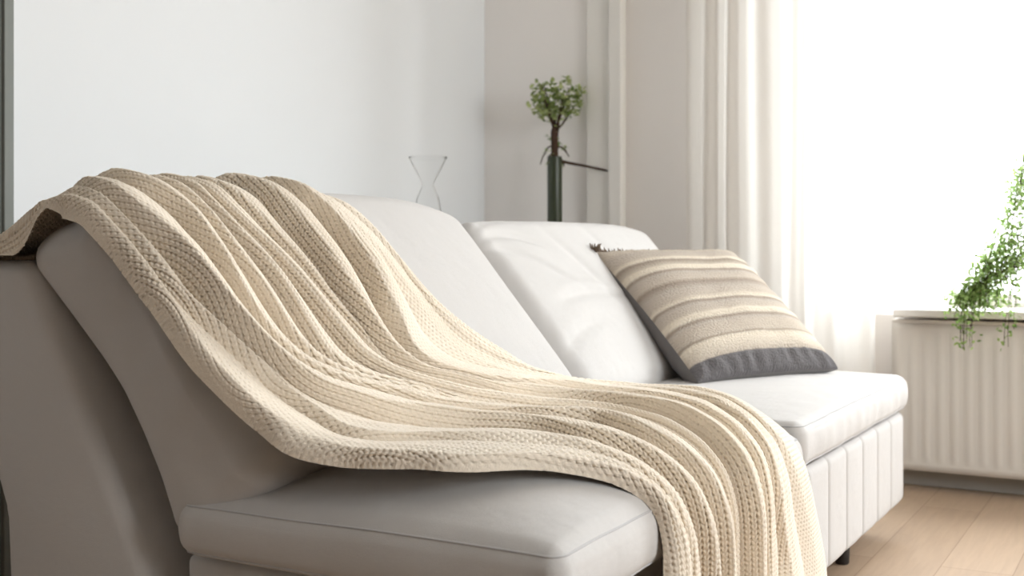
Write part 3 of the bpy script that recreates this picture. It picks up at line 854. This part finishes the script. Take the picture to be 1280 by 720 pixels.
# ------------------------------------------------------------------ striped pillow
def pillow_cover_mat():
    m, nt, out = new_mat('striped_woven_cotton')
    b = pbsdf(nt, out, srgb(205, 190, 170), 0.9, 0.12)
    uvn = nt.nodes.new('ShaderNodeUVMap'); uvn.uv_map = 'UVMap'
    sp = nt.nodes.new('ShaderNodeSeparateXYZ'); nt.links.new(uvn.outputs[0], sp.inputs[0])
    nz = nt.nodes.new('ShaderNodeTexNoise'); nz.inputs['Scale'].default_value = 26; nz.inputs['Detail'].default_value = 4
    nt.links.new(uvn.outputs[0], nz.inputs['Vector'])
    ad = nt.nodes.new('ShaderNodeMath'); ad.operation = 'MULTIPLY_ADD'
    ad.inputs[1].default_value = 0.012; nt.links.new(nz.outputs['Fac'], ad.inputs[0]); nt.links.new(sp.outputs['Y'], ad.inputs[2])
    cr = nt.nodes.new('ShaderNodeValToRGB'); cr.color_ramp.interpolation = 'LINEAR'
    grey = srgb(108, 105, 106); be = srgb(190, 178, 164); cream = srgb(218, 207, 190); br = srgb(150, 137, 124); tp = srgb(182, 171, 160)
    st = [(0.0, grey), (0.092, grey), (0.100, be), (0.185, cream), (0.20, br), (0.215, be), (0.27, be), (0.30, tp), (0.318, br), (0.335, cream),
          (0.36, cream), (0.38, be), (0.43, tp), (0.45, br), (0.465, cream), (0.49, be), (0.55, tp), (0.60, br), (0.62, be),
          (0.68, tp), (0.70, br), (0.715, cream), (0.74, cream), (0.755, be), (0.80, br), (0.815, cream), (0.84, be), (0.90, tp), (0.93, be), (1.0, be)]
    e = cr.color_ramp.elements
    while len(e) > 1: e.remove(e[-1])
    e[0].position = st[0][0]; e[0].color = st[0][1]
    for p_, c_ in st[1:30]:
        n_ = e.new(p_); n_.color = c_
    nt.links.new(ad.outputs[0], cr.inputs[0])
    nt.links.new(cr.outputs[0], b.inputs['Base Color'])
    nz2 = nt.nodes.new('ShaderNodeTexNoise'); nz2.inputs['Scale'].default_value = 90
    nt.links.new(uvn.outputs[0], nz2.inputs['Vector'])
    bp = nt.nodes.new('ShaderNodeBump'); bp.inputs['Distance'].default_value = 0.006; bp.inputs['Strength'].default_value = 0.9
    nt.links.new(nz2.outputs['Fac'], bp.inputs['Height']); nt.links.new(bp.outputs[0], b.inputs['Normal'])
    return m
M_stripe = pillow_cover_mat()
BL = np.array([2.735, 1.025, 0.474]); BR = np.array([3.200, 0.795, 0.478]); TL = np.array([2.885, 1.385, 0.798])
TR = TL + (BR - BL)
av = (BR - BL); bv = (TL - BL); nv = np.cross(av, bv); nv /= np.linalg.norm(nv)
pil = thing('throw_pillow', 'square beige striped pillow with dark grey bottom band, leaning on the far back cushion', 'pillow', tuple((BL + BR) / 2 + np.array([0, 0, -0.02])))
def pillow_side(sign, T0):
    n = 130
    g = np.linspace(-1, 1, n)
    g = np.sign(g) * (1 - (1 - np.abs(g)) ** 1.25)
    u, v = np.meshgrid(g, g)
    f = ((1 - np.abs(u) ** 3.0) * (1 - np.abs(v) ** 3.0)) ** 0.5 if sign > 0 else ((1 - np.abs(u) ** 4.5) * (1 - np.abs(v) ** 4.0)) ** 0.5
    uu = u * (1 - 0.045 * (1 - v ** 2)); vv = v * (1 - 0.045 * (1 - u ** 2))
    ctr_ = (BL + BR + TL + TR) / 4
    h_ = sign * T0 * f
    rip = 0.004 * noise2(u, v, 5, 0.8, 3) * f ** 0.5
    # puckers along the seams
    pk = 0.0025 * np.sin(u * 38) * np.clip((np.abs(v) - 0.75) / 0.25, 0, 1) * f ** 0.4 + 0.0025 * np.sin(v * 31) * np.clip((np.abs(u) - 0.75) / 0.25, 0, 1) * f ** 0.4
    if sign > 0:
        y01 = (v + 1) / 2
        for c0, w0, a0 in ((0.185, 0.008, 0.004), (0.345, 0.012, 0.005), (0.472, 0.009, 0.004), (0.60, 0.006, -0.003), (0.728, 0.013, 0.005), (0.82, 0.01, 0.004), (0.092, 0.006, -0.006)):
            rip = rip + a0 * np.exp(-((y01 - c0) / w0) ** 2) * f
        band = np.clip((0.092 - y01) / 0.03, 0, 1)
        rip = rip + band * (0.006 * np.sin(u * 15 + 3 * np.sin(u * 7) + 3 * v) + 0.004 * np.sin(u * 34 + 14 * v)) * f ** 0.5
    P = ctr_ + uu[..., None] * av / 2 + vv[..., None] * bv / 2 + (h_ + sign * (rip + pk))[..., None] * nv
    # rest the lower edge on the seat
    P[..., 2] = np.maximum(P[..., 2], 0.470 + 0.003 * np.abs(P[..., 2] - 0.470))
    uvs = np.stack([(u + 1) / 2, (v + 1) / 2], -1)
    if sign < 0: P = P[:, ::-1]; uvs = uvs[:, ::-1]
    return grid_mesh('panel', P, uvs)
obj('striped_front', pillow_side(1, 0.075), M_stripe, pil)
bk = obj('grey_back', pillow_side(-1, 0.108), M_grey, pil); bk['label'] = 'plain grey back panel'
for cpt, dirv in ((TL, -av + bv),):
    bm = bmesh.new()
    dv = dirv / np.linalg.norm(dirv)
    if dv[2] < 0: dv = dv * np.array([1, 1, 0.0])
    r2 = random.Random(int(cpt[0] * 1000))
    if cpt is TL: dv = np.array([-0.35, -0.35, 0.6]); dv = dv / np.linalg.norm(dv)
    for k in range(16):
        o_ = np.array([r2.uniform(-1, 1), r2.uniform(-1, 1), r2.uniform(-0.6, 0.6)])
        p0 = cpt - dv * 0.012
        add_tube(bm, [tuple(p0), tuple(p0 + dv * 0.018 + o_ * 0.006), tuple(p0 + dv * 0.034 + o_ * 0.016)], [0.0025, 0.003, 0.0016], 5)
    obj('tassel', bm, simple_mat('tassel_yarn', srgb(112, 96, 82), 0.9, 0.1, 0.2, 80), pil)

bm = bmesh.new(); r2 = random.Random(9)
for k in range(46):
    t = k / 46 * 0.42
    p0 = TL + av * t + nv * 0.004 - bv * 0.02 * math.sin(PI * t)
    d_ = bv / np.linalg.norm(bv) * r2.uniform(.004, .013) * (1.3 - t * 2) + nv * r2.uniform(0, .008) + av * r2.uniform(-.012, .012)
    add_tube(bm, [tuple(p0), tuple(p0 + d_ * .6), tuple(p0 + d_ + np.array([0, 0, r2.uniform(-.004, .004)]))], [0.0022, 0.0022, 0.001], 5)
obj('fringe', bm, simple_mat('fringe_yarn', srgb(120, 102, 86), 0.9, 0.1, 0.2, 80), pil)
# ------------------------------------------------------------------ console table behind the sofa
tb = thing('console_table', 'narrow white console table behind the sofa, carrying the bottle and glassware', 'table', (3.45, 2.16, 0))
obj('table_top', box(2.80, 4.06, 2.00, 2.36, 0.755, 0.785, bevel=0.004), M_table, tb)
for x in (2.84, 4.02):
    for y in (2.04, 2.32):
        obj('leg', box(x - 0.018, x + 0.018, y - 0.018, y + 0.018, 0, 0.756, bevel=0.003), M_table, tb)
TT = 0.785
# clear hourglass carafe
gl = thing('glass_carafe', 'clear hourglass-shaped glass carafe with a wide rim, behind the sofa', 'carafe', (3.13, 2.10, TT))
def wall_prof(outer, t=0.003):
    inner = [(max(r - t, 0.0), z + (t if i == 0 else 0)) for i, (r, z) in enumerate(outer)]
    return [(0, outer[0][1])] + outer + inner[::-1] + [(0, outer[0][1] + t)]
bm = bmesh.new()
outer = [(0.040, 0.0), (0.047, 0.01), (0.049, 0.06), (0.046, 0.13), (0.036, 0.19), (0.022, 0.222), (0.018, 0.232), (0.022, 0.245), (0.036, 0.272), (0.050, 0.298), (0.060, 0.318), (0.062, 0.322)]
add_lathe(bm, wall_prof(outer), 3.13, 2.10, TT, 40)
obj('glass_body', bm, M_glass, gl)
bm = bmesh.new()
add_tube(bm, [(3.13 + 0.060 * math.cos(a), 2.10 + 0.060 * math.sin(a), TT + 0.322) for a in np.linspace(0, 2 * PI, 41)], 0.0028, 8, cap=False)
obj('rim', bm, M_glass, gl)
# dark green bottle with a leafy sprig
BX, BY = 3.80, 2.10
# position on the line of sight of the photograph's bottle
bt = thing('bottle_vase', 'tall slim dark green glass bottle behind the sofa, holding a leafy sprig', 'vase', (BX, BY, TT))
def on_y(px, y):
    D = ray(px, 300); t = y / D[1]; return D[0] * t, t
BX, dB = on_y(694.5, 2.10)
BX = min(BX, 4.02)
bt.location.x = BX
def zpx(py, d): return H + (HOR - py) * d / FPX
zt = zpx(196, dB)
bm = bmesh.new()
hB = zt - TT
add_lathe(bm, [(0, 0), (0.026, 0), (0.029, 0.006), (0.029, hB - 0.012), (0.0275, hB - 0.004), (0.0285, hB), (0.025, hB), (0.025, 0.01), (0, 0.01)], BX, BY, TT, 28)
obj('bottle_body', bm, M_bottle, bt)
sg = thing('leafy_sprig', 'leafy green sprig with round leaf head and bare side twig, in the bottle', 'plant', (BX, BY, TT + 0.02))
bm = bmesh.new()
k = dB / FPX
def offp(dx, py, dy=0.0):  # metric offset to the right of the bottle axis, in the plane facing the room
    v_ = Rv * (dx * k)
    return (BX + v_[0] + Fv[0] * dy, BY + v_[1] + Fv[1] * dy, zpx(py, dB))
add_tube(bm, [(BX, BY, TT + 0.03), offp(-1, 205), offp(0, 185), offp(-1, 165), offp(0, 150)], [0.007, 0.012, 0.015, 0.013, 0.006], 8)
add_tube(bm, [(BX + .004, BY, TT + 0.05), offp(3, 200), offp(2, 180), offp(4, 160), offp(6, 145)], [0.004, 0.006, 0.006, 0.005, 0.003], 8)
rr_ = random.Random(4)
for i in range(11):
    dx = rr_.uniform(-26, 28); py = rr_.uniform(104, 140); dy = rr_.uniform(-0.06, 0.06)
    add_tube(bm, [offp(0, 165), offp(dx * 0.4, (165 + py) / 2 + 6, dy * 0.5), offp(dx, py, dy)], [0.004, 0.003, 0.0015], 6)
add_tube(bm, [offp(2, 200), offp(18, 204), offp(40, 208), offp(68, 214)], [0.006, 0.006, 0.005, 0.004], 8)
for pts in ([(0, 182), (-8, 184), (-15, 196), (-18, 206)], [(1, 184), (9, 184), (14, 190), (18, 196)], [(0, 190), (-8, 196), (-9, 206)], [(2, 196), (9, 200), (12, 208)]):
    add_tube(bm, [offp(a, b) for a, b in pts], [0.004, 0.0035, 0.003, 0.002][:len(pts)], 6)
obj('stem', bm, M_bark, sg)

def add_leaf(bm, p, d, n, L, W):
    p = Vector(p); d = Vector(d).normalized(); n = Vector(n)
    s = d.cross(n)
    if s.length < 1e-3: s = d.cross(Vector((0.3, 1, 0.2)))
    s.normalize(); n = s.cross(d)
    a = bm.verts.new(p); b1 = bm.verts.new(p + d * L * .35 + s * W * .5 + n * L * 0.03); b2 = bm.verts.new(p + d * L * .35 - s * W * .5 + n * L * 0.03)
    m1 = bm.verts.new(p + d * L * .4 - n * L * .05)
    c1 = bm.verts.new(p + d * L * .75 + s * W * .38); c2 = bm.verts.new(p + d * L * .75 - s * W * .38)
    e = bm.verts.new(p + d * L - n * L * .12)
    bm.faces.new([a, b1, m1]); bm.faces.new([a, m1, b2])
    bm.faces.new([b1, c1, e, m1]); bm.faces.new([m1, e, c2, b2])
bm = bmesh.new()
clus = [(0, 128, 24, 18), (-18, 132, 15, 12), (20, 128, 14, 18), (-4, 112, 14, 8), (-22, 110, 8, 8), (8, 142, 18, 9), (-10, 144, 12, 7), (28, 116, 7, 8), (13, 101, 6, 4)]
for (cx_, cy_, rx_, ry_) in clus:
    nL = int(rx_ * ry_ * 0.35) + 8
    for i in range(nL):
        a = rr_.uniform(0, 2 * PI); q_ = math.sqrt(rr_.random())
        p = offp(cx_ + rx_ * q_ * math.cos(a), cy_ + ry_ * q_ * math.sin(a), rr_.uniform(-1, 1) * rx_ * k * 0.9)
        add_leaf(bm, p, (rr_.uniform(-1, 1), rr_.uniform(-1, 1), rr_.uniform(-.5, .9)), (rr_.uniform(-1, 1), rr_.uniform(-1, 1), 1), rr_.uniform(0.016, 0.028), rr_.uniform(0.012, 0.019))
for (a_, b_) in ((-5, 170), (4, 176), (-8, 188), (6, 202), (-6, 202), (0, 196), (12, 184), (3, 158)):
    for i in range(11):
        add_leaf(bm, offp(a_ + rr_.uniform(-3, 3), b_ + rr_.uniform(-4, 4), rr_.uniform(-.01, .01)), (rr_.uniform(-1, 1), rr_.uniform(-1, 1), rr_.uniform(-1, .5)), (0, 0, 1), 0.017, 0.009)
obj('foliage', bm, M_leaf2, sg)
# little bud vase whose sprig tip just shows over the near cushion
X3, d3 = on_y(481, 2.10)
bv_ = thing('bud_vase', 'small white bud vase hidden behind the near back cushion, holding a short twig', 'vase', (X3, 2.10, TT))
bm = bmesh.new(); add_lathe(bm, [(0, 0), (0.02, 0), (0.028, 0.02), (0.022, 0.06), (0.009, 0.085), (0.011, 0.095), (0.008, 0.095), (0.006, 0.08), (0, 0.07)], X3, 2.10, TT, 20)
obj('vase_body', bm, M_table, bv_)
tw = thing('leaf_twig', 'tiny green twig tip peeking above the near back cushion', 'plant', (X3, 2.10, TT + 0.07))
bm = bmesh.new(); add_tube(bm, [(X3, 2.10, TT + 0.072), (X3, 2.10, zpx(252, d3))], 0.0018, 6)
obj('stem', bm, M_bark, tw)
bm = bmesh.new()
for i in range(9):
    add_leaf(bm, (X3 + rr_.uniform(-.006, .006), 2.10 + rr_.uniform(-.006, .006), zpx(252, d3) + rr_.uniform(-.012, .004)), (rr_.uniform(-1, 1), rr_.uniform(-1, 1), rr_.uniform(0, 1)), (0, 0, 1), 0.009, 0.005)
obj('foliage', bm, M_leaf2, tw)

# ------------------------------------------------------------------ trailing plant on the sill
PX, PY = 4.08, 0.285
pl = thing('potted_trailing_plant', 'bushy green trailing plant in a pot on the window sill, spilling over the radiator', 'plant', (PX, PY, WZ0))
bm = bmesh.new()
add_lathe(bm, [(0, 0), (0.048, 0), (0.052, 0.004), (0.066, 0.115), (0.070, 0.118), (0.070, 0.13), (0.062, 0.13), (0.060, 0.11), (0, 0.11)], PX, PY, WZ0, 32)
obj('pot', bm, M_pot, pl)
bm = bmesh.new(); add_lathe(bm, [(0, 0.112), (0.058, 0.112), (0.058, 0.104), (0, 0.104)], PX, PY, WZ0, 24)
obj('soil', bm, M_soil, pl)
bs = bmesh.new(); bl = bmesh.new()
rp = random.Random(12)
def bez(p0, p1, p2, p3, t):
    a = (1 - t) ** 3; b = 3 * (1 - t) ** 2 * t; c_ = 3 * (1 - t) * t * t; d_ = t ** 3
    return Vector(p0) * a + Vector(p1) * b + Vector(p2) * c_ + Vector(p3) * d_
def strand(y_end, z_end, z_peak, x_end, dens=1.0, t0=0.3):
    p0 = (PX + rp.uniform(-.03, .03), PY + rp.uniform(-.03, .03), WZ0 + 0.11)
    p1 = (PX + rp.uniform(-.08, .02), PY + (y_end - PY) * 0.2 + rp.uniform(-.07, .07), z_peak + rp.uniform(0.05, 0.26))
    p2 = (x_end + 0.01, y_end + rp.uniform(-.05, .05), z_peak + rp.uniform(0.02, 0.12))
    p3 = (x_end, y_end + rp.uniform(-.02, .02), z_end)
    n = 26
    pts = [bez(p0, p1, p2, p3, i / n) + Vector((rp.uniform(-.004, .004), rp.uniform(-.004, .004), 0)) for i in range(n + 1)]
    L = sum((pts[i + 1] - pts[i]).length for i in range(n))
    add_tube(bs, pts, 0.0010, 4)
    N = int(L / 0.014 * dens)
    for j in range(N):
        t = t0 + (1 - t0) * (j + rp.random()) / N
        p = bez(p0, p1, p2, p3, t)
        p += Vector((rp.gauss(0, .010), rp.gauss(0, .012), rp.gauss(0, .010)))
        if p.x > 3.97 and p.z < 0.63: p.x = 3.96
        dd_ = Vector((rp.uniform(-1, 1), rp.uniform(-1, 1), rp.uniform(-1.0, 0.3)))
        add_leaf(bl, p, dd_, (rp.uniform(-1, 1), rp.uniform(-1, 1), rp.uniform(-.2, 1)), rp.uniform(.011, .019), rp.uniform(.007, .011))
def hang(ya, za, y_end, ze, xe, dens):
    """rises out of the pot to an apex, then trails down"""
    p0 = Vector((PX + rp.uniform(-.03, .03), PY + rp.uniform(-.03, .03), WZ0 + 0.11))
    A = Vector((xe + rp.uniform(-.01, .02), ya, za)); E = Vector((xe, y_end, ze))
    q1 = p0.lerp(A, 0.5) + Vector((0, -0.02, 0.12))
    n = 14; pts = []
    for i in range(n): 
        t = i / n; pts.append(p0 * (1 - t) ** 2 + q1 * 2 * t * (1 - t) + A * t * t)
    m1 = Vector(((A.x + E.x) / 2, y_end * 0.8 + ya * 0.2, za + 0.01))
    for i in range(n + 1):
        t = i / n; pts.append(A * (1 - t) ** 2 + m1 * 2 * t * (1 - t) + E * t * t)
    pts = [p + Vector((rp.uniform(-.003, .003), rp.uniform(-.003, .003), 0)) for p in pts]
    add_tube(bs, pts, 0.0009, 4)
    k0 = int(n * rp.uniform(0.65, 1.0))
    for i in range(k0, len(pts) - 1):
        L = (pts[i + 1] - pts[i]).length
        for j in range(max(1, int(L / 0.011 * dens + rp.random()))):
            p = pts[i].lerp(pts[i + 1], rp.random()) + Vector((rp.gauss(0, .014), rp.gauss(0, .016), rp.gauss(0, .010)))
            if p.x > 3.97 and p.z < 0.63: p.x = 3.955
            add_leaf(bl, p, (rp.uniform(-1, 1), rp.uniform(-1, 1), rp.uniform(-1.0, 0.3)), (rp.uniform(-1, 1), rp.uniform(-1, 1), rp.uniform(-.2, 1)), rp.uniform(.011, .019), rp.uniform(.007, .011))
def env(y): return float(np.interp(y, [0.36, 0.41, 0.48, 0.51, 0.575, 0.625], [1.22, 1.15, 1.02, 0.88, 0.78, 0.68]))
for i in range(140):
    ya = rp.uniform(0.22, 0.585)
    za = max(0.67, env(ya + 0.03) - abs(rp.gauss(0, 0.15)))
    ze = max(0.615, za - rp.uniform(0.05, 0.26))
    hang(ya, za, ya + rp.uniform(0.0, 0.05), ze, rp.uniform(3.93, 4.05) if ze > 0.65 else rp.uniform(3.935, 3.965), 0.7)
for (ye, ze, za, n_) in ((0.575, 0.50, 0.70, 9), (0.60, 0.585, 0.68, 5), (0.545, 0.57, 0.74, 7), (0.50, 0.60, 0.78, 3), (0.455, 0.505, 0.75, 2), (0.42, 0.57, 0.8, 3)):
    for i in range(n_):
        y_ = ye + rp.uniform(-.02, .02)
        hang(y_ - 0.04, za + rp.uniform(-.05, .05), y_, ze + rp.uniform(-.03, .05), 3.95 + rp.uniform(-.02, .01), 0.9)
obj('stems', bs, M_bark, pl, smooth=False)
fo = obj('foliage', bl, M_leaf, pl, smooth=False)

# ------------------------------------------------------------------ light
world = bpy.data.worlds.new('world'); bpy.context.scene.world = world
world.use_nodes = True
nt = world.node_tree
bg = nt.nodes['Background']
bg.inputs[0].default_value = (0.965, 0.985, 1.0, 1); bg.inputs[1].default_value = 1.0
tcw = nt.nodes.new('ShaderNodeTexCoord')
spx = nt.nodes.new('ShaderNodeSeparateXYZ'); nt.links.new(tcw.outputs['Generated'], spx.inputs[0])
mrw = nt.nodes.new('ShaderNodeMapRange')
mrw.inputs['From Min'].default_value = -0.1; mrw.inputs['From Max'].default_value = 0.5
mrw.inputs['To Min'].default_value = 4.0; mrw.inputs['To Max'].default_value = 8.0
nt.links.new(spx.outputs['Z'], mrw.inputs['Value']); my = nt.nodes.new('ShaderNodeMath'); my.operation = 'MULTIPLY_ADD'; my.inputs[1].default_value = -0.15; my.inputs[2].default_value = 1.0
nt.links.new(spx.outputs['Y'], my.inputs[0])
mm = nt.nodes.new('ShaderNodeMath'); mm.operation = 'MULTIPLY'
nt.links.new(mrw.outputs[0], mm.inputs[0]); nt.links.new(my.outputs[0], mm.inputs[1]); nt.links.new(mm.outputs[0], bg.inputs[1])
pd = bpy.data.lights.new('window_portal', 'AREA'); pd.shape = 'RECTANGLE'
pd.size = WY1 - WY0 - 0.1; pd.size_y = WZ1 - WZ0 - 0.1
pd.cycles.is_portal = True
po = bpy.data.objects.new('window_portal', pd); C.objects.link(po)
po.location = (XW + T + 0.03, (WY0 + WY1) / 2, (WZ0 + WZ1) / 2)
po.rotation_euler = (0, PI / 2, 0)    # -Z of the light points to -X
po.rotation_euler = (PI / 2, 0, PI / 2)

pd = bpy.data.lights.new('window_portal', 'AREA'); pd.shape = 'RECTANGLE'  # portal for the added window behind the camera
pd.size = FX1 - FX0; pd.size_y = FZ1 - FZ0
pd.cycles.is_portal = True
po = bpy.data.objects.new('window_portal', pd); C.objects.link(po)
po.location = ((FX0 + FX1) / 2, YF - 0.18, (FZ0 + FZ1) / 2)
po.rotation_euler = (PI / 2, 0, 0)
sc = bpy.context.scene
sc.view_settings.view_transform = 'Standard'
sc.view_settings.look = 'None'
sc.view_settings.exposure = 0.75
sc.view_settings.gamma = 1.0
sc.view_settings.use_curve_mapping = False
sc.cycles.use_denoising = True
sc.cycles.max_bounces = 10
sc.cycles.diffuse_bounces = 5
sc.cycles.transparent_max_bounces = 16
sc.cycles.sample_clamp_indirect = 8
